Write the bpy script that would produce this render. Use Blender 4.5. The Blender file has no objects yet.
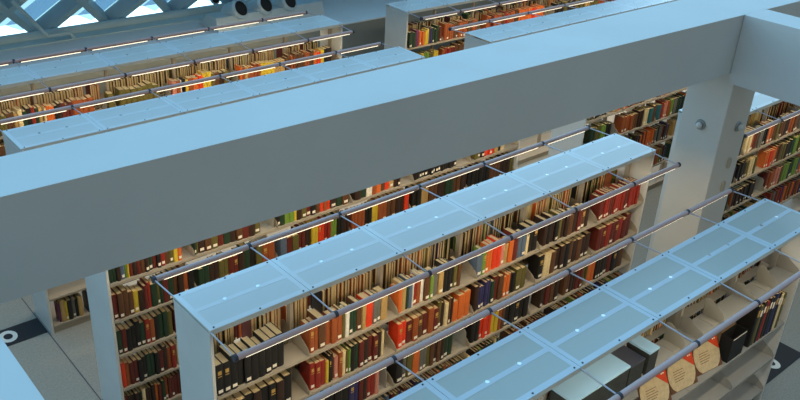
import bpy, bmesh, math, random
from mathutils import Vector, Matrix
from mathutils.bvhtree import BVHTree
random.seed(7)
SC = bpy.context.scene
COL = SC.collection
PI = math.pi

# ------------------------------------------------------------------ dimensions (metres)
TOP = 2.30            # height of the bookcase canopies above the carpet
W = 0.551             # depth of a double sided bookcase
D = 1.8774            # distance between bookcase centre lines
G = 6.80              # start of the bookcases on the far side of the cross aisle
FOC, PITCH, ROLL, YAW, CX, CY, CZ = 845.47514, 0.48462, 0.05910, 0.73828, -2.30237, -4.73006, 3.69148
CZ += TOP
B6 = [0, .87, 1.81, 2.765, 3.66, 4.59, 5.48]
B_S1 = [0, .868, 1.815, 2.79, 3.69, 4.625, 5.505]

# ------------------------------------------------------------------ materials
def srgb(r, g, b):
    f = lambda v: (v/12.92 if v <= .04045 else ((v+.055)/1.055)**2.4)
    return (f(r/255), f(g/255), f(b/255), 1)

def mat(name, col, rough=.5, metal=0.0, noise=0.0, scale=8, bump=0.0, bscale=60, spec=.5, stretch=(1, 1, 1), emit=None, estr=0):
    m = bpy.data.materials.new(name); m.use_nodes = True
    nt = m.node_tree; p = nt.nodes['Principled BSDF']
    p.inputs['Base Color'].default_value = col
    p.inputs['Roughness'].default_value = rough
    p.inputs['Metallic'].default_value = metal
    p.inputs['Specular IOR Level'].default_value = spec
    tc = nt.nodes.new('ShaderNodeTexCoord')
    mp = nt.nodes.new('ShaderNodeMapping'); mp.inputs['Scale'].default_value = stretch
    nt.links.new(tc.outputs['Object'], mp.inputs['Vector'])
    if noise:
        n = nt.nodes.new('ShaderNodeTexNoise'); n.inputs['Scale'].default_value = scale; n.inputs['Detail'].default_value = 4
        r = nt.nodes.new('ShaderNodeMapRange'); r.inputs['From Min'].default_value = .3; r.inputs['From Max'].default_value = .7
        r.inputs['To Min'].default_value = 1-noise; r.inputs['To Max'].default_value = 1+noise*.6
        mx = nt.nodes.new('ShaderNodeVectorMath'); mx.operation = 'SCALE'; mx.inputs[0].default_value = col[:3]
        nt.links.new(mp.outputs[0], n.inputs['Vector']); nt.links.new(n.outputs['Fac'], r.inputs['Value'])
        nt.links.new(r.outputs[0], mx.inputs['Scale']); nt.links.new(mx.outputs[0], p.inputs['Base Color'])
    if bump:
        n2 = nt.nodes.new('ShaderNodeTexNoise'); n2.inputs['Scale'].default_value = bscale; n2.inputs['Detail'].default_value = 3
        b = nt.nodes.new('ShaderNodeBump'); b.inputs['Strength'].default_value = bump; b.inputs['Distance'].default_value = .01
        nt.links.new(mp.outputs[0], n2.inputs['Vector']); nt.links.new(n2.outputs['Fac'], b.inputs['Height']); nt.links.new(b.outputs[0], p.inputs['Normal'])
    if emit:
        p.inputs['Emission Color'].default_value = emit; p.inputs['Emission Strength'].default_value = estr
    return m

M = {}
M['beam'] = mat('painted_plaster', srgb(203, 212, 213), .55, noise=.04, scale=1.5, bump=.05, bscale=40)
M['column'] = mat('column_plaster', srgb(212, 212, 206), .5, noise=.04, scale=2, bump=.05, bscale=40)
M['carpet'] = mat('grey_carpet', srgb(152, 153, 145), .95, noise=.14, scale=45, bump=.5, bscale=220, spec=.1)
M['steel'] = mat('painted_steel', srgb(206, 210, 208), .4, noise=.05, scale=3)
M['shelf'] = mat('cream_painted_steel', srgb(160, 152, 136), .45, noise=.05, scale=5)
M['gshelf'] = mat('grey_painted_steel', srgb(150, 152, 148), .42, noise=.05, scale=5)
M['frame'] = mat('canopy_frame_steel', srgb(226, 228, 218), .4, noise=.05, scale=5)
M['rail'] = mat('anodised_aluminium', srgb(206, 178, 176), .3, metal=0, noise=.04, scale=14)
M['rod'] = mat('strut_steel', srgb(182, 184, 196), .35, metal=.4)
M['collar'] = mat('dark_collar', srgb(60, 62, 74), .5)
M['screw'] = mat('dark_screw', srgb(38, 52, 66), .5)
M['rivet'] = mat('bright_rivet', srgb(250, 252, 255), .12, metal=.8)
M['bookend'] = mat('grey_bookend_steel', srgb(158, 158, 150), .38, noise=.05, scale=6)
M['paper'] = mat('page_paper', srgb(206, 188, 146), .85, noise=.2, scale=60, stretch=(8, .4, .4))
M['label'] = mat('white_label_paper', srgb(236, 230, 214), .7)
M['gilt'] = mat('gilt_print', srgb(196, 160, 84), .45, metal=.2)
M['mat'] = mat('black_rubber', srgb(26, 32, 38), .75, noise=.12, scale=50, bump=.2, bscale=150)
M['ring'] = mat('white_inlay', srgb(214, 218, 212), .6)
M['lamp'] = mat('lamp_tube', srgb(255, 246, 226), .4, emit=(1, .90, .66, 1), estr=2.2)
M['spandrel'] = mat('facade_panel', srgb(150, 190, 222), .5, noise=.05, scale=2)
M['facade'] = mat('facade_steel', srgb(176, 206, 214), .5, noise=.08, scale=2)
M['ledge'] = mat('ledge_plaster', srgb(206, 216, 220), .55, noise=.05, scale=1.5)
M['ledgeface'] = mat('shaded_ledge_face', srgb(128, 138, 138), .6, noise=.05, scale=2)  # darker than the ledge top: the front's shade is put into this colour
M['duct'] = mat('duct_metal', srgb(178, 200, 208), .35, metal=.25, noise=.05, scale=5)
M['black'] = mat('black_bore', srgb(14, 20, 24), .8)
M['glassframe'] = mat('mullion', srgb(60, 90, 100), .5)
M['fix'] = mat('fixture_metal', srgb(150, 156, 156), .35, metal=.5)
M['dome'] = mat('fixture_lens', srgb(215, 222, 222), .12, spec=.9)
M['plate'] = mat('beige_plate', srgb(178, 172, 154), .45)
M['lid'] = mat('skylit_blue_card', srgb(160, 204, 232), .6, noise=.04, scale=5)  # pale blue card, made bluer with the skylight's reflection put into its colour
M['darkcard'] = mat('charcoal_card', srgb(44, 48, 46), .6, noise=.35, scale=22, stretch=(1, 1, 2))
M['wood'] = mat('tan_card', srgb(150, 128, 98), .6, noise=.1, scale=9)
M['cream'] = mat('cream_print', srgb(206, 190, 152), .55, noise=.16, scale=28)
M['oprint'] = mat('orange_print', srgb(214, 72, 30), .5, noise=.1, scale=30)
M['brownprint'] = mat('brown_print', srgb(104, 70, 48), .55, noise=.15, scale=20)

def canopy_mat(tlf, trf, cc=(226, 230, 230)):
    m = bpy.data.materials.new('frosted_canopy'); m.use_nodes = True
    nt = m.node_tree; p = nt.nodes['Principled BSDF']
    p.inputs['Base Color'].default_value = srgb(*cc); p.inputs['Roughness'].default_value = .30; p.inputs['Specular IOR Level'].default_value = .8
    tr = nt.nodes.new('ShaderNodeBsdfTransparent'); tr.inputs['Color'].default_value = (.92, .97, 1, 1)
    tl = nt.nodes.new('ShaderNodeBsdfTranslucent'); tl.inputs['Color'].default_value = srgb(196, 214, 222)
    m1 = nt.nodes.new('ShaderNodeMixShader'); m1.inputs[0].default_value = tlf
    m2 = nt.nodes.new('ShaderNodeMixShader'); m2.inputs[0].default_value = trf
    n = nt.nodes.new('ShaderNodeTexNoise'); n.inputs['Scale'].default_value = 2.2
    tc = nt.nodes.new('ShaderNodeTexCoord'); r = nt.nodes.new('ShaderNodeMapRange')
    r.inputs['To Min'].default_value = .24; r.inputs['To Max'].default_value = .42
    nt.links.new(tc.outputs['Object'], n.inputs['Vector']); nt.links.new(n.outputs['Fac'], r.inputs['Value']); nt.links.new(r.outputs[0], p.inputs['Roughness'])
    out = nt.nodes['Material Output']
    nt.links.new(p.outputs[0], m1.inputs[1]); nt.links.new(tl.outputs[0], m1.inputs[2])
    nt.links.new(m1.outputs[0], m2.inputs[1]); nt.links.new(tr.outputs[0], m2.inputs[2])
    nt.links.new(m2.outputs[0], out.inputs['Surface'])
    return m
M['canopy'] = canopy_mat(.06, .03); M['canopyclear'] = canopy_mat(.14, .13, (206, 212, 206))
M['border'] = mat('canopy_border', srgb(230, 236, 240), .3, noise=.04, scale=3, spec=.9); M['border2'] = mat('darker_canopy_border', srgb(207, 220, 230), .3, noise=.04, scale=3, spec=.9)  # second border is a slightly darker tone, for the foremost bookcase
for q in ('border', 'canopy', 'canopyclear', 'beam'):
    pn = M[q].node_tree.nodes['Principled BSDF']; pn.inputs['Coat Weight'].default_value = .15 if q == 'beam' else .6; pn.inputs['Coat Roughness'].default_value = .3 if q == 'beam' else .18

def glass_mat(tint):
    m = bpy.data.materials.new('facade_glass'); m.use_nodes = True
    nt = m.node_tree; nt.nodes.remove(nt.nodes['Principled BSDF'])
    tr = nt.nodes.new('ShaderNodeBsdfTransparent'); tr.inputs['Color'].default_value = tint
    gl = nt.nodes.new('ShaderNodeBsdfGlossy'); gl.inputs['Roughness'].default_value = .05
    mx = nt.nodes.new('ShaderNodeMixShader'); mx.inputs[0].default_value = .08
    nt.links.new(tr.outputs[0], mx.inputs[1]); nt.links.new(gl.outputs[0], mx.inputs[2]); nt.links.new(mx.outputs[0], nt.nodes['Material Output'].inputs['Surface'])
    return m
M['glass'] = glass_mat((.27, .36, .36, 1)); M['blueglass'] = glass_mat((.60, .68, .80, 1))

CODES = {  # letter: (spoken colour, rgb)
 'k': ('black', (26, 24, 22)), 'd': ('dark brown', (52, 34, 24)), 'b': ('brown', (92, 60, 34)), 'n': ('orange-brown', (150, 78, 36)),
 'r': ('red', (142, 42, 28)), 'm': ('maroon', (98, 36, 26)), 'o': ('orange', (206, 104, 40)), 'R': ('bright orange-red', (216, 60, 24)),
 'y': ('yellow', (206, 180, 52)), 't': ('tan', (178, 148, 92)), 'c': ('cream', (224, 206, 158)), 'g': ('dark green', (32, 58, 38)),
 'l': ('light green', (108, 142, 54)), 'e': ('olive', (98, 92, 44)), 'G': ('grey', (104, 104, 98)), 's': ('slate blue', (86, 104, 126)),
 'B': ('navy blue', (48, 46, 92)), 'p': ('purple', (112, 52, 92)), 'w': ('white', (222, 222, 210)), 'T': ('teal', (34, 98, 108)),
 'P': ('dusty pink', (198, 130, 112))}
BM = {k: mat(v[0].replace(' ', '_')+'_book_cloth', srgb(*v[1]), .55, noise=.12, scale=30) for k, v in CODES.items()}

# ------------------------------------------------------------------ mesh helpers
class MB:
    def __init__(s): s.v = []; s.f = []; s.mi = []; s.mats = []; s.sm = []
    def _m(s, m):
        if m not in s.mats: s.mats.append(m)
        return s.mats.index(m)
    def add(s, vs, fs, m, smooth=False, T=None):
        n = len(s.v); i = s._m(m)
        s.v += [tuple(T @ Vector(v)) if T else tuple(v) for v in vs]
        s.f += [tuple(n+a for a in f) for f in fs]; s.mi += [i]*len(fs); s.sm += [smooth]*len(fs)
    def box(s, x0, x1, y0, y1, z0, z1, m, T=None, bev=0):
        if bev <= 0:
            v = [(x0,y0,z0),(x1,y0,z0),(x1,y1,z0),(x0,y1,z0),(x0,y0,z1),(x1,y0,z1),(x1,y1,z1),(x0,y1,z1)]
            s.add(v, [(0,3,2,1),(4,5,6,7),(0,1,5,4),(1,2,6,5),(2,3,7,6),(3,0,4,7)], m, T=T)
        else:
            bm = bmesh.new(); bmesh.ops.create_cube(bm, size=1)
            for q in bm.verts: q.co = Vector(((x0+x1)/2+q.co.x*(x1-x0), (y0+y1)/2+q.co.y*(y1-y0), (z0+z1)/2+q.co.z*(z1-z0)))
            bmesh.ops.bevel(bm, geom=bm.edges[:], offset=bev, segments=2, affect='EDGES', profile=.6)
            bm.verts.index_update()
            s.add([q.co.copy() for q in bm.verts], [tuple(q.index for q in f.verts) for f in bm.faces], m, T=T); bm.free()
    def prism(s, prof, z0, z1, m, T=None):
        n = len(prof)
        v = [(a, b, z0) for a, b in prof]+[(a, b, z1) for a, b in prof]
        f = [tuple(range(n-1, -1, -1)), tuple(range(n, 2*n))]+[(i, (i+1) % n, n+(i+1) % n, n+i) for i in range(n)]
        s.add(v, f, m, T=T)
    def tube(s, a, b, r, m, n=12, r2=None, caps=True):
        a, b = Vector(a), Vector(b); d = (b-a).normalized()
        u = d.orthogonal().normalized(); w = d.cross(u); r2 = r if r2 is None else r2
        v = [a+(u*math.cos(2*PI*i/n)+w*math.sin(2*PI*i/n))*r for i in range(n)]+[b+(u*math.cos(2*PI*i/n)+w*math.sin(2*PI*i/n))*r2 for i in range(n)]
        s.add(v, [(i, (i+1) % n, n+(i+1) % n, n+i) for i in range(n)], m, smooth=True)
        if caps: s.add(v, [tuple(range(n-1, -1, -1)), tuple(range(n, 2*n))], m)
    def build(s, name, parent=None, loc=(0, 0, 0)):
        me = bpy.data.meshes.new(name); me.from_pydata([tuple(v) for v in s.v], [], s.f)
        for m in s.mats: me.materials.append(m)
        me.polygons.foreach_set('material_index', s.mi); me.polygons.foreach_set('use_smooth', s.sm)
        me.update(); o = bpy.data.objects.new(name, me); COL.objects.link(o); o.location = loc
        if parent: o.parent = parent
        return o

def tag(o, label=None, cat=None, group=None, kind=None):
    if label: o['label'] = label
    if cat: o['category'] = cat
    if group: o['group'] = group
    if kind: o['kind'] = kind
    return o
def empty(name, loc): o = bpy.data.objects.new(name, None); COL.objects.link(o); o.location = loc; o.empty_display_size = .1; return o

OCC = MB()       # static occluders, used only to count what the photo can see of each book

# ------------------------------------------------------------------ setting
m = MB(); m.box(-9, 22, -9, 8.9, -.12, 0, M['carpet']); f = m.build('floor'); tag(f, kind='structure')
OCC.box(-9, 22, -9, 8.9, -.12, 0, M['carpet'])
# spandrel beams at the level of the upper floor: a long one parallel to the bookcases, two crossing ones
BT, BB = 3.80, 3.12
m = MB()
pf = [(-2.07, -.375), (6.3, -.605), (14, -.80), (14, .13), (-2.07, .10)]; pz = [3.15, 3.165, 3.17, 3.17, 3.15]
m.add([(a, b, z) for (a, b), z in zip(pf, pz)]+[(a, b, BT) for a, b in pf], [(4, 3, 2, 1, 0), (5, 6, 7, 8, 9)]+[(i, (i+1) % 5, 5+(i+1) % 5, 5+i) for i in range(5)], M['beam'])
o = m.build('trim_1'); tag(o, kind='structure')
for b in (m,): OCC.v += b.v and []; 
OCC.prism([(-2.07, -.375), (6.1, -.60), (14, -.80), (14, .13), (-2.07, .10)], BB, BT, M['beam'])
m = MB(); m.box(6.1, 6.54, -6.0, -.605, BB-.06, BT, M['beam']); o = m.build('trim_2'); tag(o, kind='structure')
OCC.box(6.1, 6.54, -6.0, -.605, BB-.06, BT, M['beam'])
m = MB(); m.prism([(-2.07, -3.3), (-1.63, -3.3), (-1.63, -.392), (-2.07, -.38)], BB-.06, BT, M['beam']); o = m.build('trim_3'); tag(o, kind='structure')
OCC.box(-2.07, -1.63, -3.3, -.392, BB-.06, BT, M['beam'])
# the column under the crossing
col = empty('column', (6.40, -.40, 0)); tag(col, kind='structure')
m = MB(); m.box(-.28, .28, -.26, .26, 0, 3.16, M['column'], bev=.012); m.build('column_shaft', col)
OCC.box(6.12, 6.68, -.66, -.14, 0, BB, M['column'])
# wall ledge along the glass front, curb behind it
LZ = TOP-.44
m = MB(); m.box(-9, 22, 6.52, 7.95, LZ-.02, LZ, M['ledge']); m.box(-9, 22, 6.525, 7.95, 0, LZ-.0201, M['ledgeface']); o = m.build('wall_back'); tag(o, kind='structure')
OCC.box(-9, 22, 6.52, 7.95, 0, LZ, M['ledge'])
m = MB(); m.box(-9, 22, 7.951, 8.62, 0, LZ+.02, M['facade']); m.tube((-9, 8.28, LZ+.03), (22, 8.28, LZ+.03), .09, M['facade'], 14); o = m.build('trim_4'); tag(o, kind='structure')

# diagonal steel grid of the glass front; leans towards the room as it rises
Z0 = LZ-.02; Y0 = 8.62; LEAN = -.80
up = Vector((0, LEAN, 1)).normalized(); nrm = Vector((0, 1, .80)).normalized()
root = empty('window_1', (3, Y0, Z0)); tag(root, kind='structure')
HT = 2.2
m = MB()
def facade_pt(x, hh, dep=0): return Vector((x-3, LEAN*hh, hh))+nrm*dep
def bar(mb, p, q, wdt, dep, mt):
    d = (q-p).normalized(); sd = nrm.cross(d).normalized()*wdt/2
    vs = []
    for c in (p, q):
        for a, b in ((-1, 0), (1, 0), (1, 1), (-1, 1)): vs.append(c+sd*a+nrm*dep*b)
    mb.add(vs, [(0,3,2,1),(4,5,6,7),(0,1,5,4),(1,2,6,5),(2,3,7,6),(3,0,4,7)], mt)
nodes = [2.0+1.12*i for i in range(-9, 12)]
SL = .65/.68
for x in nodes:
    for sgn in (-1, 1):
        n = MB(); bar(n, facade_pt(x, 0, -.10 if sgn > 0 else -.102), facade_pt(x+sgn*SL*HT, HT, -.10 if sgn > 0 else -.102), .11, .26, M['facade'])
        n.build('diagonal_beam', root)
m = MB(); m.add([facade_pt(-8, 0, .22), facade_pt(15, 0, .22), facade_pt(15, HT, .22), facade_pt(-8, HT, .22)], [(0, 1, 2, 3)], M['glass'])
m.build('glazing', root)
m = MB()
for x in nodes:
    for off in (.18,):
        bar(m, facade_pt(x+off, 0, .19), facade_pt(x+off+SL*HT, HT, .19), .035, .06, M['glassframe'])
        bar(m, facade_pt(x+off+.11, 0, .19), facade_pt(x+off+.11+SL*HT, HT, .19), .02, .05, M['glassframe'])
m.build('mullion', root)
m = MB()
for x in nodes: bar(m, facade_pt(x+.80, 0, .15), facade_pt(x+.80+SL*HT, HT, .15), .33, .008, M['blueglass'])
m.build('infill_panel', root)

# bent pipe in front of the steel grid
m = MB()
pts = [(1.45, 7.86, TOP+.30), (1.93, 8.0, LZ+.10), (2.27, 8.0, LZ+.10), (2.32, 8.0, LZ+.005)]
for a, b in zip(pts, pts[1:]): m.tube(a, b, .03, M['facade'], 10)
pp = m.build('drain_pipe'); tag(pp, 'bent grey steel pipe reaching down from the diagonal grid to the ledge', 'pipe')

# air nozzles on their housing
hs = empty('duct_housing', (5.05, 7.4, LZ+.002)); tag(hs, 'pale blue air duct housing carrying three round nozzles with black mouths', 'air duct')
m = MB(); m.prism([(-.34, .004), (.34, .004), (.06, .24), (-.24, .24)], -.75, 1.35, M['duct'], T=Matrix(((0, 0, 1, 0), (1, 0, 0, 0), (0, 1, 0, 0), (0, 0, 0, 1)))); m.build('casing', hs)
dirv = Vector((-.05, -.88, .25)).normalized()
for i, (x, who) in enumerate(((4.74, 'leftmost of three, next to the end of its housing'), (5.22, 'middle one of the three on the housing'), (5.70, 'rightmost of three, nearest the far bookcases'))):
    nz = MB(); nz.tube((0, .06, -.10), (0, 0, 0), .10, M['duct'], 20); nz = nz.build('air_nozzle', hs, (x-5.05, 7.30-7.4, .25))
    dv = Vector((.22, -.78, .50)).normalized()
    m = MB(); m.tube(-dv*.12, dv*.14, .175, M['duct'], 28, r2=.16, caps=False); m.tube(dv*.14, dv*.17, .165, M['duct'], 28, r2=.125, caps=False); m.build('drum', nz)
    m = MB(); m.tube(-dv*.14, -dv*.12, .175, M['duct'], 28); m.build('flange', nz)
    m = MB(); m.tube(-dv*.05, dv*.16, .05, M['black'], 24, r2=.127); m.build('bore', nz)
m = MB(); m.tube((4.9, 8.2, LZ+.23), (4.86, 8.12, LZ+.25), .055, M['black'], 18); m.tube((4.9, 8.24, LZ+.22), (4.9, 8.2, LZ+.23), .085, M['facade'], 18)
tag(m.build('pipe_opening'), 'small dark round opening in the curb behind the air nozzles', 'opening')

# ------------------------------------------------------------------ bookcases
LV = (-.64, -1.04, -1.44, -1.84, -2.20)
LV2 = (-.62, -1.17, -1.62, -2.05, -2.21)
def bookcase(label, *a_, shelfmat=None, **k_):
    old = M['shelf']; M['shelf'] = shelfmat or old; oc = M['canopy']; M['canopy'] = M['canopyclear'] if shelfmat else oc; ob = M['border']; M['border'] = M['border2'] if shelfmat else ob
    r_ = bookcase_(label, *a_, **k_); M['shelf'] = old; M['canopy'] = oc; M['border'] = ob; return r_
def bookcase_(label, x0, k, joints, front_levels, back_levels, depth=W, ends=(1, 1)):
    y = k*D; L = joints[-1]; h = W/2
    bc = empty('double_sided_bookcase', (x0, y, 0)); tag(bc, label, 'bookcase', 'double sided library bookcases')
    for i, x in enumerate((0, L)):
        m = MB(); m.box(min(x, x-.028) if i else 0, x if i else .028, -h+.004, h-.004, 0, TOP-.032, M['steel'], bev=.004); m.build('end_panel', bc)
        OCC.box(x0+(x-.028 if i else 0), x0+(x if i else .028), y-h, y+h, 0, TOP-.02, M['steel'])
    for i in range(len(joints)-1):
        a, b = joints[i], joints[i+1]
        m = MB(); xl, xr, zt = a+.0025, b-.0025, TOP-.006
        m.box(xl, xr, -h, -h+.05, zt, TOP, M['border']); m.box(xl, xr, h-.05, h, zt, TOP, M['border'])
        m.box(xl, xl+.042, -h+.05, h-.05, zt, TOP, M['border']); m.box(xr-.042, xr, -h+.05, h-.05, zt, TOP, M['border'])
        m.box(xl+.042, xr-.042, -.022, .022, zt, TOP, M['border'])
        m.box(xl+.042, xr-.042, -h+.05, -.022, zt, TOP-.001, M['canopy']); m.box(xl+.042, xr-.042, .022, h-.05, zt, TOP-.001, M['canopy'])
        for j in range(3):
            for sy in (-1, 1):
                xx = a+.045+(b-a-.09)*j/2
                m.tube((xx, sy*(h-.022), TOP), (xx, sy*(h-.022), TOP+.004), .0075, M['screw'], 8)
        for j in (1, 2): m.tube((a+(b-a)*j/3, .01, TOP), (a+(b-a)*j/3, .01, TOP+.003), .016, M['rivet'], 12)
        m.build('canopy_panel', bc)
        # flange frame under each panel
        m = MB(); z0, z1 = TOP-.032, TOP-.0065
        for sy in (-1, 1):
            m.box(a, b, min(sy*h, sy*(h-.055)), max(sy*h, sy*(h-.055)), z1-.004, z1, M['frame'])
            m.box(a, b, min(sy*h, sy*(h-.006)), max(sy*h, sy*(h-.006)), z0-.012, z1-.004, M['frame'])
        m.box(a, a+.05, -h+.055, h-.055, z1-.004, z1, M['frame']); m.box(b-.05, b, -h+.055, h-.055, z1-.004, z1, M['frame'])
        m.box(a+.05, b-.05, -.03, .03, z1-.004, z1, M['frame'])
        m.build('canopy_frame', bc)
        OCC.box(x0+a, x0+b, y-h, y+h, TOP-.02, TOP, M['canopy'])
    for x in joints:
        xc = min(max(x, .045), L-.045)
        m = MB(); m.box(xc-.016, xc+.016, -.025, .025, .0, TOP-.045, M['shelf']); m.build('upright', bc)
    for side, levels in ((-1, front_levels), (1, back_levels)):
        for z in levels:
            for i in range(len(joints)-1):
                a, b = max(joints[i], .03), min(joints[i+1], L-.03)
                zz = TOP+z
                m = MB()
                ya, yb = (-h+.006, -.028) if side < 0 else (.028, h-.006)
                m.box(a+.002, b-.002, ya, yb, zz-.012, zz, M['shelf'])
                yf = ya if side < 0 else yb
                m.box(a+.002, b-.002, min(yf, yf-side*.008), max(yf, yf-side*.008), zz-.024, zz-.012, M['shelf'])
                for xe in (() if z == LV2[1] and side < 0 else (a+.002, b-.005)):     # turned-up side brackets
                    pr = [(ya, zz), (yb, zz), (yb, zz+.13), (yb-.07, zz+.15), (ya+.03, zz+.07), (ya, zz+.03)] if side < 0 else [(ya, zz), (yb, zz), (yb, zz+.03), (yb-.03, zz+.07), (ya+.07, zz+.15), (ya, zz+.13)]
                    vs = [(xe, p, q) for p, q in pr]+[(xe+.002, p, q) for p, q in pr]; n = 6
                    m.add(vs, [tuple(range(n-1, -1, -1)), tuple(range(n, 2*n))]+[(q, (q+1) % n, n+(q+1) % n, n+q) for q in range(n)], M['shelf'])
                m.build('shelf', bc)
            OCC.box(x0, x0+L, y+(-h if side < 0 else .03), y+(-.03 if side < 0 else h), TOP+z-.03, TOP+z, M['shelf'])
    m = MB(); m.box(.03, L-.03, -h+.02, h-.02, 0, .07, M['shelf']); m.build('kick_base', bc)
    return bc

B_S2 = [0, .87, 1.83, 2.775, 3.655, 4.56, 5.42]
bookcase('foremost bookcase with empty grey top shelf, lowest in the picture', 0, -1, B_S2, LV2[:4], LV[:2], shelfmat=M['gshelf'])
bookcase('long middle bookcase full of books with a blue canopy, in front of the beam', 0, 0, B_S1, LV, LV)
bookcase('bookcase half hidden under the long beam, seen below it', 0, 1, B6, LV, LV[:2])
bookcase('bookcase whose canopy shows directly above the long beam, at left', 0, 2, B6, LV, LV[:2])
bookcase('far bookcase beside the window ledge, its lit books above the beam', 0, 3, B6, LV, LV[:2])
bookcase('bookcase at right behind the column, full of books', G, 0, B6, LV, LV[:2])
bookcase('bookcase beyond the cross aisle, seen between column and middle bookcase', G, 1, B6, LV, LV[:2])
bookcase('bookcase beyond the cross aisle whose canopy shows above the beam at right', G, 2, B6, LV[:2], LV[:1])
bookcase('farthest bookcase at upper right with a blue-grey end panel', G, 3, B6+[6.4, 7.3, 8.2, 9.1], LV[:3], LV[:1])

# ------------------------------------------------------------------ light rails hung beside the canopies
LIGHTS = {}; LP = 5.0
def light_rail(label, x0, k, joints, side, xe):
    y = k*D; off = side*.605; ze = TOP-.035
    r = empty('light_rail', (x0, y+off, ze)); tag(r, label, 'light fixture', 'tube lights along the bookcases')
    m = MB(); m.tube((0, 0, 0), (xe, 0, 0), .024, M['rail'], 16)
    m.build('rail_tube', r)
    for i in range(len(joints)-1):
        a, b = joints[i]+.09, min(joints[i+1], xe)-.07
        if b-a < .2: continue
        m = MB(); m.tube((a, 0, -.019), (b, 0, -.019), .0125, M['lamp'], 8); lp = m.build('lamp', r)
        ld = LIGHTS.get(round(b-a, 2))
        if ld is None:
            ld = bpy.data.lights.new('lamp_light', 'AREA'); ld.shape = 'RECTANGLE'; ld.size = b-a-.02; ld.size_y = .02
            ld.energy = LP*(b-a); ld.color = (1, .76, .47); LIGHTS[round(b-a, 2)] = ld
        lo = bpy.data.objects.new('lamp_light', ld); COL.objects.link(lo); lo.parent = lp; lo.location = ((a+b)/2, 0, -.034)
        for q in (a-.022, b+.002):
            m = MB(); m.tube((q, 0, -.019), (q+.02, 0, -.019), .013, M['collar'], 8); m.build('lamp_holder', r)
    for x in joints:
        xx = min(max(x, .008), xe-.008)
        m = MB(); e = -side*(.605-W/2-.002)
        m.tube((xx, -side*.018, .002), (xx, e, .018), .0065, M['rod'], 8)
        m.build('strut', r)
        m = MB(); m.tube((xx-.014, 0, 0), (xx+.014, 0, 0), .0275, M['collar'], 16); m.build('collar', r)
for k, x0, jo, sides, nm in ((-1, 0, B_S2, (-1, 1), 'foremost bookcase'), (0, 0, B_S1, (-1, 1), 'long middle bookcase'), (1, 0, B6, (-1, 1), 'bookcase under the beam'),
        (2, 0, B6, (-1, 1), 'bookcase just above the beam'), (3, 0, B6, (-1, 1), 'far left bookcase by the ledge'),
        (0, G, B6, (-1,), 'bookcase right of the column'), (1, G, B6, (-1, 1), 'bookcase beyond the aisle behind the column'), (2, G, B6, (-1, 1), 'right-hand bookcase just above the beam'),
        (3, G, B6+[6.4, 7.3, 8.2, 9.1], (-1,), 'farthest bookcase at upper right')):
    for s in sides:
        light_rail('grey tube light rail, %s side of %s' % ('near' if s < 0 else 'far', nm), x0, k, jo, s, jo[-1]-.06)

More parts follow.
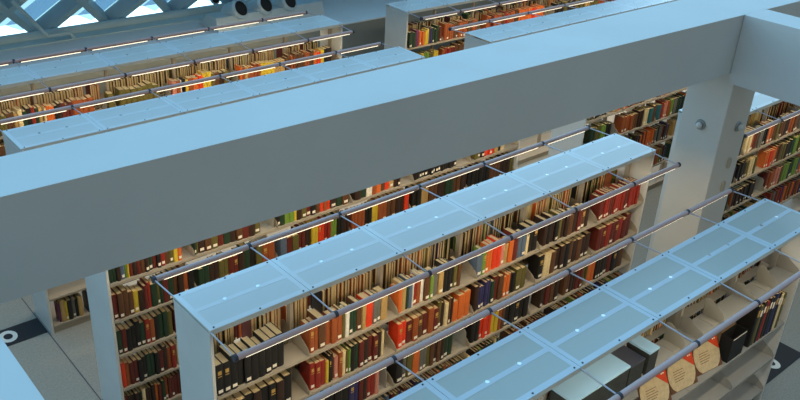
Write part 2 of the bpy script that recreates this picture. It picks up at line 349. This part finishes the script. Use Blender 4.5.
# ------------------------------------------------------------------ books
SEQ = {
'sac': "0.04,0.60,gmkkkgrnkgge",
'sad': "0.04,0.60,Rnmmkkggkmdnr",
's1d': "0.04,0.06,-",
's1a': "-0.02,0.65,kkkkkkkkkkk 0.67,0.88,- 0.89,0.98,n 0.98,1.05,b 1.05,1.22,nnn 1.22,1.25,e 1.25,1.29,w 1.29,1.38,gg 1.38,1.43,b 1.43,1.47,t 1.47,1.55,R 1.55,1.64,G 1.64,1.71,t 1.72,1.83,- 1.83,1.87,o 1.87,1.92,t 1.92,1.95,g 1.95,1.99,s 1.99,2.01,w 2.01,2.10,rn 2.10,2.14,w 2.14,2.20,b 2.20,2.24,l 2.24,2.31,G 2.31,2.37,t 2.37,2.46,kk 2.46,2.59,keb 2.60,2.79,- 2.80,2.87,s 2.87,2.92,l 2.92,3.02,o 3.02,3.14,R 3.14,3.24,Pt 3.24,3.30,o 3.30,3.37,m 3.37,3.49,s 3.49,3.53,c 3.53,3.67,kk 3.68,3.76,- 3.77,4.15,dkdkedd 4.15,4.50,bdmbd 4.50,4.67,- 4.67,5.38,mrmrrmrr 5.40,5.66,-",
's1b': "0.01,0.71,kkdkkdkkdk 0.73,0.88,- 0.90,1.06,rrr 1.06,1.09,y 1.09,1.14,kd 1.15,1.19,P 1.19,1.23,n 1.23,1.27,c 1.27,1.32,el 1.32,1.41,kg 1.41,1.67,mdmmd 1.67,1.70,c 1.71,1.85,- 1.85,1.96,R 1.96,2.03,m 2.03,2.35,nbmnm 2.35,2.43,ed 2.43,2.47,c 2.47,2.53,bd 2.53,2.60,o 2.60,2.76,oo 2.76,2.87,md 2.87,3.04,BB 3.04,3.09,g 3.09,3.22,mb 3.22,3.31,o 3.31,3.41,k 3.41,3.56,ee 3.56,3.76,- 3.76,3.84,k 3.84,3.95,c 3.95,4.60,bddkbdbdd 4.60,4.71,- 4.73,5.34,mmrmmrmm 5.36,5.73,-",
's1c': "1.08,1.32,kkk 1.32,1.43,BB 1.43,1.52,md 1.52,1.61,r 1.61,1.69,P- 1.69,1.85,- 1.85,1.93,k 1.93,1.99,G 1.99,2.06,e 2.06,2.14,o 2.14,2.23,G 2.23,2.28,e 2.28,2.46,bdbd 2.46,2.58,gg 2.58,2.76,- 2.76,2.84,k 2.84,2.95,k 2.95,3.12,RR 3.12,3.21,y 3.21,3.30,nb 3.30,3.67,kkkkk 3.67,3.86,- 3.86,3.95,dd 3.95,4.15,mbd 4.15,4.67,-bdme 4.67,4.80,o 4.80,4.89,kd 4.89,5.32,kdmkdb 5.32,5.82,-",
'saa': "0.04,0.11,gg 0.11,0.15,d 0.15,0.19,s 0.19,0.23,ly 0.23,0.42,mdmbd 0.42,0.54,gmk 0.54,0.63,rb 0.63,0.75,eyo 0.76,0.86,- 0.86,0.93,lge 0.93,1.62,dbemgdbmde 1.62,1.78,- 1.80,1.91,kg 1.91,2.03,ll 2.03,2.06,y 2.06,2.24,dem 2.24,2.36,kb 2.36,2.49,RnR 2.49,2.73,dgb 2.74,3.06,bdgw 3.06,3.38,nobRt 3.38,3.47,d 3.47,3.68,- 3.68,4.37,kkkkkkkk 4.38,4.65,- 4.67,4.84,eed 4.84,5.02,RR 5.02,5.22,tkc 5.22,5.60,- 5.64,6.07,kkckk",
'sab': "0.01,0.04,o 0.04,0.09,m 0.09,0.24,bbb 0.24,0.29,y 0.29,0.34,d 0.34,0.41,mr 0.41,0.47,g 0.47,0.53,eg 0.53,0.80,mgbdn 0.80,1.35,kgdem 1.35,1.70,dgken 1.70,2.08,ngsme 2.08,2.67,mdyRrlk 2.67,3.17,dnnky 3.17,4.60,nbdRktbdgbd 4.60,6.11,kkbdegkd",
'saar': "6.91,7.09,ed 7.09,7.34,gk 7.34,7.46,- 7.46,8.03,toobn 8.03,8.23,bb 8.26,8.54,- 8.54,8.85,mRo 8.85,9.18,key",
'sabr': "7.01,7.48,gelk 7.52,7.76,- 7.76,8.16,nnb 8.16,8.31,d 8.31,8.44,c 8.44,8.60,Tb 8.60,8.75,TT 8.75,9.00,rPn 9.00,9.27,lGg",
's1ar': "7.43,7.57,d 7.57,7.72,kc 7.72,7.85,c 7.85,8.05,nmb 8.05,8.19,G 8.19,8.29,k 8.29,8.51,onb 8.51,9.13,ebdnb",
's1br': "7.61,7.91,kkd 7.91,8.18,ece 8.18,8.42,- 8.42,8.72,oRo 8.72,9.36,bedgl",
's1cr': "7.79,8.35,ddkd 8.35,8.57,- 8.57,9.11,mnnPb 9.11,9.59,lgl",
'sca': "0.34,0.57,eebbt 0.57,0.62,c 0.62,0.73,gk 0.73,0.86,rgt 0.86,0.91,c 0.91,1.01,oo 1.01,1.10,kd 1.10,1.24,m 1.24,1.51,nnnn 1.51,1.68,- 1.71,2.41,eeeeeeeee 2.41,2.58,- 2.61,2.73,Pn 2.73,2.85,wky 2.85,3.01,no 3.01,3.26,Ryye 3.26,3.48,bde 3.48,3.63,- 3.65,3.81,ont 3.81,4.01,nn 4.01,4.25,y 4.25,4.43,tt 4.45,4.96,bnbbnb 4.96,5.09,oR 5.09,5.30,ykd",
'scb': "0.27,0.76,bebgrt 0.76,1.94,rgybkbnret 1.94,5.25,bnetnbyrednbmkotb",
'scar': "6.89,7.04,gg 7.04,7.13,p 7.13,7.25,o 7.25,7.34,y 7.34,7.43,B 7.43,7.53,g 7.53,7.59,g 7.59,8.50,mnnbnnbn 8.50,8.75,- 8.75,9.60,nmnnbrnnb 9.60,10.31,oooRoo 10.31,10.63,- 10.66,11.27,kkekd 11.27,12.01,eetee 12.01,13.38,nbremd 13.38,15.71,bdekn",
'scbr': "6.92,7.15,ge 7.15,7.61,yley 7.64,8.15,nrmb 8.15,9.67,bdekbn",
'sbd': "0.12,0.14,p 0.14,0.19,t 0.19,0.22,y 0.22,0.27,k 0.27,0.31,G 0.31,0.34,k 0.34,0.39,t",
'sbc': "0.13,0.18,e 0.18,0.24,kw 0.24,0.33,rk 0.33,0.42,ge",

}
ROWS = {  # key: (x start, row, level z, side, joints, spoken place)
 's1a': (0, 0, LV[0], 'top shelf', 'middle bookcase'), 's1b': (0, 0, LV[1], 'second shelf', 'middle bookcase'), 's1c': (0, 0, LV[2], 'third shelf', 'middle bookcase'),
 's1d': (0, 0, LV[3], 'fourth shelf', 'middle bookcase'),
 'saa': (0, 1, LV[0], 'top shelf', 'bookcase under beam'), 'sab': (0, 1, LV[1], 'second shelf', 'bookcase under beam'), 'sac': (0, 1, LV[2], 'third shelf', 'bookcase under beam'),
 'sad': (0, 1, LV[3], 'fourth shelf', 'bookcase under beam'), 'sae': (0, 1, LV[4], 'bottom shelf', 'bookcase under beam'),
 'saar': (G, 1, LV[0], 'top shelf', 'bookcase behind column'), 'sabr': (G, 1, LV[1], 'second shelf', 'bookcase behind column'), 'sacr': (G, 1, LV[2], 'third shelf', 'bookcase behind column'),
 'sadr': (G, 1, LV[3], 'fourth shelf', 'bookcase behind column'),
 's1ar': (G, 0, LV[0], 'top shelf', 'bookcase right of column'), 's1br': (G, 0, LV[1], 'second shelf', 'bookcase right of column'), 's1cr': (G, 0, LV[2], 'third shelf', 'bookcase right of column'),
 's1dr': (G, 0, LV[3], 'fourth shelf', 'bookcase right of column'),
 'sca': (0, 3, LV[0], 'top shelf', 'far left bookcase'), 'scb': (0, 3, LV[1], 'second shelf', 'far left bookcase'),
 'scar': (G, 3, LV[0], 'top shelf', 'farthest right bookcase'), 'scbr': (G, 3, LV[1], 'second shelf', 'farthest right bookcase'),
 'sbc': (0, 2, LV[2], 'third shelf', 'bookcase left of beam foot'), 'sbd': (0, 2, LV[4], 'bottom visible shelf', 'bookcase above beam'),
}
JO = {0: B6, 1: B6, 2: B6, 3: B6+[6.4, 7.3, 8.2, 9.1]}
GEN = 'kkddbbbnnmmmreegggotcGsBl'
books = []; ends = []
def put(key, x, T, c, side=-1, lean=0, H=None):
    if key in ROWS: x0, k, z, lv, cs = ROWS[key]
    else: x0, k, z, lv, cs = key
    H = H or random.uniform(.225, .285); Dp = H*random.uniform(.51, .60)
    books.append(dict(key=key, x=x, T=T, c=c, H=H, D=Dp, k=k, z=TOP+z+.001, side=side, lean=lean, x0=x0, lv=lv, cs=cs,
                      off=random.uniform(.010, .034), lab=random.random() < .38, gilt=random.random() < .07, n=len(books)))
def jn(x0, k): return B_S1 if (x0 == 0 and k == 0) else (B6 if (x0 == 0 or k < 3) else JO[3])
def usable(x, T, joints, x0):
    for j, q in enumerate(joints):
        q += x0; e = .034 if j in (0, len(joints)-1) else .009
        if x+T/2 > q-e and x-T/2 < q+e: return False
    return x0+.03 < x-T/2 and x+T/2 < x0+joints[-1]-.03
def fill_run(key, xa, xb, codes, hb=None, side=-1):
    x0, k = (ROWS[key][0], ROWS[key][1]) if key in ROWS else (key[0], key[1])
    joints = jn(x0, k)
    gaps = [x0+q for q in joints]
    codes = list(codes)
    if xb-xa < .012*len(codes): codes = codes[:max(1, int((xb-xa)/.012))]
    wd = (xb-xa)/len(codes)
    # keep a sensible thickness: split thick stretches of one colour
    out = []
    for c in codes:
        n = max(1, round(wd/.055)) if wd > .075 else 1
        out += [(c, wd/n)]*n
    x = xa; hb = hb or random.uniform(.235, .275)
    for c, wv in out:
        T = wv-.002; xc = x+wv/2; x += wv
        if c == '-': continue
        if not usable(xc, T, joints, x0):
            T2 = T-.022
            if T2 < .012: continue
            for d in (.011, -.011):
                if usable(xc+d, T2, joints, x0): put(key, xc+d, T2, c, side, H=hb+random.uniform(-.018, .018)); break
            continue
        put(key, xc, T, c, side, H=hb+random.uniform(-.02, .02))
for key, s in SEQ.items():
    last = 0
    for tok in s.split():
        a, b, c = tok.split(','); a = float(a); b = float(b); last = b
        if c == '-': ends.append((key, a, b)); continue
        hb = .30 if key == 's1a' and b < .7 else (.27 if len(c) > 5 else None)
        fill_run(key, a, b, c, hb)
def auto(key, xa, xb, side=-1, pal=GEN, hb=None):
    x = xa; x0 = ROWS[key][0] if key in ROWS else key[0]
    while x < xb-.06:
        n = random.randint(4, 12); c = random.choice(pal); run = ''
        for _ in range(n): run += c if random.random() < .45 else random.choice(pal)
        L = n*random.uniform(.028, .042)
        L = min(L, xb-x)
        fill_run(key, x, x+L, run, hb, side=side)
        x += L
        if random.random() < (.35 if side < 0 else .12):
            g = random.uniform(.06, .16)
            if side < 0 and x+g < xb: ends.append((key, x, x+g))
            x += g
auto('s1c', .05, 1.05); auto('s1d', .05, 5.4)
auto('sac', .62, 5.4); auto('sad', .62, 5.4); auto('sae', .04, 1.5)
auto('saar', 9.25, 12.2); auto('sabr', 9.3, 12.2); auto('sacr', G+.05, 12.2); auto('sadr', G+.05, 12.2)
auto('s1ar', 9.2, 12.2); auto('s1br', 9.4, 12.2); auto('s1cr', 9.6, 12.2); auto('s1dr', G+.05, 12.2)
auto('s1ar', G+.05, 7.4); auto('s1br', G+.05, 7.55); auto('s1cr', G+.05, 7.75)
auto('sbd', .45, 2.0); auto('sbc', .45, 2.0); auto('scb', 5.25, 5.4)
for z in LV[:2]:
    for kk, cs in ((0, 'middle bookcase'), (3, 'far left bookcase')): auto((0, kk, z, 'far side', cs), .05, 5.4, side=1, hb=.29)
auto((G, 3, LV[0], 'far side', 'farthest right bookcase'), G+.05, 14, side=1)
auto((0, 1, LV[0], 'far side', 'bookcase under beam'), .05, 5.4, side=1)
auto((G, 0, LV[0], 'far side', 'bookcase right of column'), G+.05, 10, side=1)
auto((G, 1, LV[0], 'far side', 'bookcase behind column'), G+.05, 10, side=1)
auto((0, -1, LV[0], 'far side', 'foremost bookcase'), 2.0, 5.3, side=1)
auto((0, -1, LV[1], 'far side', 'foremost bookcase'), 2.0, 5.3, side=1)

def book_frame(b):
    h = W/2
    if b['side'] < 0: y = b['k']*D-h+.006+b['off']; return Matrix.Translation((b['x'], y, b['z']))
    y = b['k']*D+h-.006-b['off']; return Matrix.Translation((b['x'], y, b['z'])) @ Matrix.Rotation(PI, 4, 'Z')
def cover_geo(mb, b, m, T=None):
    t, H, Dp = b['T']/2, b['H'], b['D']; e = min(.0035, t*.3)
    prof = [(-t, Dp), (-t, .007), (-t*.55, .0015), (0, 0), (t*.55, .0015), (t, .007), (t, Dp), (t-e, Dp), (t-e, .012), (-t+e, .012), (-t+e, Dp)]
    n = len(prof)
    v = [(a, q, 0) for a, q in prof]+[(a, q, H) for a, q in prof]
    f = [(i, (i+1) % n, n+(i+1) % n, n+i) for i in range(n)]
    caps = [(0, 1, 9, 10), (1, 2, 3, 4, 5, 8, 9), (5, 6, 7, 8)]
    caps = [(0, 1, 9, 10), (1, 2, 3, 4, 5, 8, 9), (5, 6, 7, 8)]
    f += [tuple(n+i for i in c) for c in caps]+[tuple(reversed(c)) for c in caps]
    mb.add(v, f, m, T=T)
def pages_geo(mb, b, T=None):
    t, H, Dp = b['T']/2, b['H'], b['D']; e = min(.0035, t*.3)
    mb.box(-t+e+.0002, t-e-.0002, .0122, Dp-.005, .004, H-.005, M['paper'], T=T)
def label_geo(mb, b, T=None):
    t = b['T']/2; z = .022
    mb.box(-t*.62, t*.62, -.0012, .0016, z, z+.028, M['label'], T=T)
def gilt_geo(mb, b, T=None):
    t = b['T']/2; z = b['H']*.68
    mb.box(-t*.5, t*.5, -.0008, .0016, z, z+.035, M['gilt'], T=T); mb.box(-t*.55, t*.55, -.0008, .0016, z-.02, z-.014, M['gilt'], T=T)

# count what each book shows to the camera
fw = Vector((math.sin(YAW)*math.cos(PITCH), math.cos(YAW)*math.cos(PITCH), -math.sin(PITCH)))
rt = Vector((math.cos(YAW), -math.sin(YAW), 0)); upv = rt.cross(fw)
RR = rt*math.cos(ROLL)+upv*math.sin(ROLL); UU = -rt*math.sin(ROLL)+upv*math.cos(ROLL)
CAM = Vector((CX, CY, CZ))
vis = MB(); vis.v = list(OCC.v); vis.f = list(OCC.f); owner = [-1]*len(OCC.f)
for b in books:
    T = book_frame(b); t = b['T']/2
    n0 = len(vis.f); vis.mi = []; vis.box(-t, t, 0, b['D'], 0, b['H'], None, T=T); owner += [b['n']]*(len(vis.f)-n0)
bvh = BVHTree.FromPolygons([Vector(v) for v in vis.v], vis.f)
count = {}
for py in range(0, 400, 2):
    for px in range(0, 800, 2):
        d = (fw+RR*((px+.5-400)/FOC)-UU*((py+.5-200)/FOC)).normalized()
        hit = bvh.ray_cast(CAM, d)
        if hit[2] is not None and owner[hit[2]] >= 0: count[owner[hit[2]]] = count.get(owner[hit[2]], 0)+1
rank = sorted(count, key=lambda i: -count[i])
single = set(rank[:300])


ORD = ['first','second','third','fourth','fifth','sixth','seventh','eighth','ninth','tenth','eleventh','twelfth','thirteenth','fourteenth','fifteenth','sixteenth','seventeenth','eighteenth','nineteenth','twentieth']
ORD += ['twenty-'+o for o in ORD[:9]]+['thirtieth']+['thirty-'+o for o in ORD[:9]]+['fortieth']+['forty-'+o for o in ORD[:9]]
shelfgroups = {}
for b in books:
    if b['side'] < 0 or b['n'] in single:
        joints = jn(b['x0'], b['k'])
        bay = sum(1 for q in joints[1:-1] if b['x'] > q+b['x0'])
        b['bay'] = bay; shelfgroups.setdefault((b['x0'], b['k'], b['z'], b['side'], bay), []).append(b)
for g in shelfgroups.values():
    g.sort(key=lambda b: b['x'])
    for i, b in enumerate(g): b['i'] = i
rest = MB()
for b in books:
    T = book_frame(b); cm = BM[b['c']]
    if b['n'] in single:
        mb = MB(); cover_geo(mb, b, cm); o = mb.build('book'); o.matrix_world = T
        pm = MB(); pages_geo(pm, b); pm.build('page_block', o)
        if b['lab']: lm = MB(); label_geo(lm, b); lm.build('call_number_label', o)
        if b['gilt']: gm = MB(); gilt_geo(gm, b); gm.build('title_print', o)
        th = 'thick' if b['T'] > .052 else ('slim' if b['T'] < .026 else ('tall' if b['H'] > .27 else 'short' if b['H'] < .235 else 'mid-sized'))
        if b['side'] < 0: lab = '%s %s book, %s from left in bay %s, %s, %s' % (th, CODES[b['c']][0], ORD[b['i']], ['one','two','three','four','five','six','seven','eight','nine','ten'][b['bay']], b['lv'], b['cs'])
        else: lab = '%s %s book, %s from left in bay %s, %s, %s' % (th, CODES[b['c']][0], ORD[b['i']], ['one','two','three','four','five','six','seven','eight','nine','ten'][b['bay']], 'far side', b['cs'])
        tag(o, lab, 'book', 'books on the %s of the %s' % (b['lv'], b['cs']))
    else:
        cover_geo(rest, b, cm, T); pages_geo(rest, b, T)
        if b['lab']: label_geo(rest, b, T)
rs = rest.build('books'); tag(rs, 'smaller and farther library books in rows on every bookcase', 'books', kind='stuff')

# ------------------------------------------------------------------ bookends in the gaps
for n, (key, a, b) in enumerate(ends):
    if key not in ROWS: continue
    x0, k, z, lv, cs = ROWS[key]
    joints = jn(x0, k)
    x = b-.006
    if not usable(x-.03, .09, joints, x0) : x = a+.05
    if not usable(x-.03, .09, joints, x0) : continue
    if b-a < .07: continue
    # skip when a book already stands there
    if any(q['key'] == key and abs(q['x']-(x-.03)) < q['T']/2+.045 for q in books): continue
    if not (key in ('s1a', 's1b', 's1c', 'saa', 'saar', 'sabr', 's1br', 's1cr', 'sca', 'scar', 'sac', 'sad')): continue
    y = k*D-W/2
    mb = MB(); hgt = .20
    pr = [(.03, 0), (.185, 0), (.185, hgt-.025), (.16, hgt), (.055, hgt), (.03, hgt-.025)]
    vs = [(0, p, q) for p, q in pr]+[(.003, p, q) for p, q in pr]; nn = 6
    mb.add(vs, [tuple(range(nn-1, -1, -1)), tuple(range(nn, 2*nn))]+[(q, (q+1) % nn, nn+(q+1) % nn, nn+q) for q in range(nn)], M['bookend'])
    mb.box(-.07, -.0001, .04, .175, 0, .0025, M['bookend'])
    o = mb.build('bookend', loc=(x, y, TOP+z+.001))
    bay = sum(1 for q in joints[1:-1] if x > q+x0)
    ri = sum(1 for e in ends if e[0] == key and e[1] < a and sum(1 for q in joints[1:-1] if e[2]-.006 > q+x0) == bay)
    tag(o, '%s grey steel bookend from left in bay %s, %s, %s' % (ORD[ri], ['one','two','three','four','five','six','seven','eight','nine','ten'][bay], lv, cs), 'bookend', 'grey steel bookends')

# ------------------------------------------------------------------ things on the foremost bookcase
YF = -D-W/2
z1 = TOP+LV2[0]+.001; z2 = TOP+LV2[1]+.001
def lidbox(name, label, x0, x1, hgt, y0=YF+.02, y1=YF+.235):
    r = empty(name, ((x0+x1)/2, (y0+y1)/2, z1)); tag(r, label, 'box')
    a, b, c, d = -(x1-x0)/2, (x1-x0)/2, -(y1-y0)/2, (y1-y0)/2
    m = MB(); m.box(a, b, c, d, 0, hgt-.02, M['darkcard'], bev=.003); m.build('box_body', r)
    m = MB(); m.box(a-.003, b+.003, c-.003, d+.003, hgt-.0195, hgt, M['lid'], bev=.002); m.build('lid', r)
    return r
lidbox('storage_box', 'wide charcoal box with pale blue lid on the empty top shelf, at the left', 1.86, 2.54, .27)
lidbox('storage_box', 'narrow charcoal box with pale blue lid, right beside the wide one', 2.805, 2.93, .27)
r = empty('storage_box', (2.67, YF+.13, z1)); tag(r, 'low dark grey box standing between the two blue-lidded boxes', 'box')
m = MB(); m.box(-.098, .095, -.10, .10, 0, .215, M['darkcard'], bev=.003); m.build('box_body', r)
m = MB(); m.box(-.10, .097, -.102, .102, .2155, .23, M['G'] if 'G' in M else M['collar'], bev=.002); m.build('lid', r)

def leaflet(x, rz, label, hgt=.37, wd=.36):
    r = empty('leaflet', (x, YF+.055, z2)); r.rotation_euler = (math.radians(-30), 0, rz); tag(r, label, 'leaflet', 'leaflets leaning on the second shelf')
    m = MB(); m.box(-wd/2, wd/2, 0, .012, 0, hgt, M['brownprint']); m.build('backing_sheet', r)
    m = MB(); n = 20; R = wd*.52; cz = hgt*.40
    pr = [(max(-wd/2, min(wd/2, math.cos(2*PI*i/n)*R*.96)), max(.004, cz+math.sin(2*PI*i/n)*R)) for i in range(n)]
    vs = [(a, -.003, b) for a, b in pr]+[(a, -.0004, b) for a, b in pr]
    m.add(vs, [tuple(range(n)), tuple(range(2*n-1, n-1, -1))]+[((i+1) % n, i, n+i, n+(i+1) % n) for i in range(n)], M['cream']); m.build('round_print', r)
    m = MB(); tri = [(-wd*.20, hgt*.985), (wd*.49, hgt*.985), (wd*.49, hgt*.42), (wd*.10, hgt*.74)]
    vs = [(a, -.0055, b) for a, b in tri]+[(a, -.0033, b) for a, b in tri]
    m.add(vs, [(0, 3, 2, 1), (4, 5, 6, 7)]+[((i+1) % 4, i, 4+i, 4+(i+1) % 4) for i in range(4)], M['oprint'])
    m.build('orange_panel', r)
    m = MB()
    for i in range(4):
        for j in range(2): m.box(wd*(.30+.07*j), wd*(.345+.07*j), -.0068, -.0056, hgt*(.70+.065*i), hgt*(.735+.065*i), M['label'])
    for i in range(5): m.box(-wd*.30, wd*(.02+.05*(i % 3)), -.0044, -.0031, hgt*(.24+.06*i), hgt*(.252+.06*i), M['brownprint'])
    
    m.build('print_marks', r)
leaflet(3.24, -.12, 'orange and cream leaflet with round design, leftmost of three, cut by the picture edge')
leaflet(3.655, -.12, 'orange and cream leaflet with round design, middle one of three')
leaflet(4.07, -.12, 'orange and cream leaflet with round design, rightmost, beside the black box')
# black tray box and tan folder box
r = empty('magazine_file', (4.42, YF+.075, z2)); tag(r, 'black open-topped magazine file between the leaflets and the dark binders', 'magazine file')
m = MB()
m.box(-.13, .13, -.06, -.054, 0, .27, M['black']); m.box(-.13, .13, .054, .06, 0, .27, M['black']); m.box(-.13, -.124, -.054, .054, 0, .27, M['black']); m.box(.124, .13, -.054, .054, 0, .27, M['black']); m.box(-.124, .124, -.054, .054, 0, .006, M['black'])
m.build('file_shell', r)
m = MB(); m.box(-.12, .12, -.0612, -.0602, .252, .262, M['label']); m.build('white_strip', r)
r = empty('folder_box', (4.43, YF+.19, z2)); tag(r, 'plain tan folder box standing behind the black magazine file', 'box')
m = MB(); m.box(-.12, .12, -.05, .05, 0, .42, M['wood'], bev=.004); m.build('box_body', r)
cols = [('black', 'k'), ('olive', 'e'), ('black', 'k'), ('red', 'r'), ('black', 'k'), ('black', 'k'), ('navy blue', 'B'), ('black', 'k'), ('cream', 'c'), ('olive', 'e')]
for i, (cn, c) in enumerate(cols):
    x = 4.70+i*.058; hgt = .47-(.02 if i % 2 else 0)-(.05 if i > 7 else 0)
    r = empty('binder', (x, YF+.015, z2)); tag(r, 'tall %s binder, %s from left in the row beside the tan folder box' % (cn, ORD[i]), 'binder', 'tall binders at the right end of the second shelf')
    m = MB(); b = dict(T=.052, H=hgt, D=.235); cover_geo(m, b, BM[c]); m.build('cover', r)
    m = MB(); pages_geo(m, b); m.build('page_block', r)
    m = MB(); m.box(-.016, .016, -.0012, .0016, hgt-.12, hgt-.05, M['label'] if i % 3 else M['gilt']); m.build('spine_label', r)
# free-standing shelf dividers on the empty top shelf
for x, who in ((3.40, 'leftmost, nearest the boxes'), (4.02, 'middle one of three'), (4.95, 'rightmost, nearest the end')):
    mb = MB(); pr = [(-.10, 0), (.10, 0), (.10, .17), (.06, .19), (-.08, .10), (-.10, .07)]
    vs = [(0, p, q) for p, q in pr]+[(.003, p, q) for p, q in pr]
    mb.add(vs, [tuple(range(5, -1, -1)), tuple(range(6, 12))]+[(q, (q+1) % 6, 6+(q+1) % 6, 6+q) for q in range(6)], M['bookend']); mb.box(-.09, -.0001, -.07, .08, 0, .003, M['bookend'])
    o = mb.build('bookend', loc=(x, YF+.14, z1)); tag(o, 'grey steel bookend alone on the empty top shelf, '+who, 'bookend', 'bookends on the empty top shelf')

# ------------------------------------------------------------------ column fittings
def cam_fix(loc, nrm_, label):
    r = empty('wall_sensor', loc); tag(r, label, 'sensor', 'round metal fittings on the column')
    n = Vector(nrm_); m = MB(); m.tube(n*.001, n*.02, .062, M['fix'], 24, r2=.055); m.build('base_plate', r)
    m = MB()
    bm = bmesh.new(); bmesh.ops.create_uvsphere(bm, u_segments=18, v_segments=12, radius=.036); bm.verts.index_update()
    m.add([v.co+n*.04 for v in bm.verts], [tuple(v.index for v in f.verts) for f in bm.faces], M['dome'], smooth=True); bm.free(); m.build('lens', r)
cam_fix((6.12, -.40, TOP+.20), (-1, 0, 0), 'round metal fitting on the wide blue-grey left face of the column')
cam_fix((6.46, -.66, TOP+.19), (0, -1, 0), 'round metal fitting on the narrow beige right face of the column')
for z, who in ((-.26, 'upper'), (-.56, 'lower')):
    m = MB(); n = 20
    pr = [(math.copysign(abs(math.cos(2*PI*i/n))**.7, math.cos(2*PI*i/n))*.035, math.copysign(abs(math.sin(2*PI*i/n))**.7, math.sin(2*PI*i/n))*.065) for i in range(n)]
    vs = [(a, -.022, b) for a, b in pr]+[(a, -.001, b) for a, b in pr]
    m.add(vs, [tuple(range(n)), tuple(range(2*n-1, n-1, -1))]+[((i+1) % n, i, n+i, n+(i+1) % n) for i in range(n)], M['plate'])
    o = m.build('wall_plate', loc=(6.46, -.66, TOP+z)); tag(o, who+' beige oval cover plate on the right face of the column', 'wall plate', 'oval plates on the column')

# ------------------------------------------------------------------ floor mats with white figures
def floor_mat(x0, x1, y, label, ringx, R=.105):
    o = empty('floor_mat', ((x0+x1)/2, y, 0)); tag(o, label, 'floor mat', 'black floor mats at the bookcase ends')
    L = (x1-x0)/2
    m = MB(); m.box(-L, L, -.165, .165, .001, .009, M['mat'], bev=.002); m.build('rubber_sheet', o)
    m = MB(); n = 28; cx = ringx-(x0+x1)/2
    vs = []
    for z in (.0095, .011):
        for rr in (R, R*.50):
            vs += [(cx+math.cos(2*PI*i/n)*rr*.92, math.sin(2*PI*i/n)*rr*1.1, z) for i in range(n)]
    f = []
    for i in range(n):
        j = (i+1) % n
        f += [(2*n+i, 2*n+j, 3*n+j, 3*n+i), (j, i, n+i, n+j), (i, j, 2*n+j, 2*n+i), (n+j, n+i, 3*n+i, 3*n+j)]
    m.add(vs, f, M['ring']); m.build('white_numeral', o)
floor_mat(-2.0, -.02, 2*D-.03, 'black floor mat with white zero at the left end of the bookcases', -.40)
floor_mat(5.50, 6.72, -D+.03, 'black floor mat with white zero at lower right by the foremost bookcase', 6.24)
# carpet seam line between the bookcase ends
m = MB(); m.box(-.025, -.015, -2, 7, .0005, .002, M['collar']); m.build('trim_5')['kind'] = 'structure'

# ------------------------------------------------------------------ light: overcast sky above and beyond the glass front
w = bpy.data.worlds.new('sky'); SC.world = w; w.use_nodes = True
nt = w.node_tree; bg = nt.nodes['Background']
tc = nt.nodes.new('ShaderNodeTexCoord'); sp = nt.nodes.new('ShaderNodeSeparateXYZ'); nt.links.new(tc.outputs['Generated'], sp.inputs[0])
def rng(src, a, b, c=0, d=1):
    n = nt.nodes.new('ShaderNodeMapRange'); n.interpolation_type = 'SMOOTHSTEP'
    for k_, v_ in zip(('From Min', 'From Max', 'To Min', 'To Max'), (a, b, c, d)): n.inputs[k_].default_value = v_
    nt.links.new(src, n.inputs['Value']); return n.outputs[0]
def mixc(fac, a, b):
    n = nt.nodes.new('ShaderNodeMix'); n.data_type = 'RGBA'; nt.links.new(fac, n.inputs[0])
    for s_, v_ in ((6, a), (7, b)):
        if isinstance(v_, tuple): n.inputs[s_].default_value = v_
        else: nt.links.new(v_, n.inputs[s_])
    return n.outputs[2]
dt = nt.nodes.new('ShaderNodeVectorMath'); dt.operation = 'DOT_PRODUCT'; dt.inputs[1].default_value = (0, .5, .86)
nt.links.new(tc.outputs['Generated'], dt.inputs[0])
zen = rng(dt.outputs['Value'], .15, .90)
low = mixc(rng(sp.outputs['Y'], -.1, .8), (.25, .235, .20, 1), (1.9, 2.85, 3.4, 1))
colr = mixc(zen, low, (.42, .93, 1.40, 1))
nt.links.new(colr, bg.inputs['Color']); bg.inputs['Strength'].default_value = .95

# ------------------------------------------------------------------ camera
cd = bpy.data.cameras.new('camera'); co = bpy.data.objects.new('camera', cd); COL.objects.link(co)
cd.sensor_width = 36; cd.lens = FOC*36/800; cd.clip_end = 200
R = Matrix((RR, UU, -fw)).transposed().to_4x4()
co.matrix_world = Matrix.Translation(CAM) @ R
SC.camera = co
vs = SC.view_settings; vs.view_transform = 'Standard'; vs.look = 'None'; vs.gamma = 1; vs.exposure = 0; vs.use_curve_mapping = False
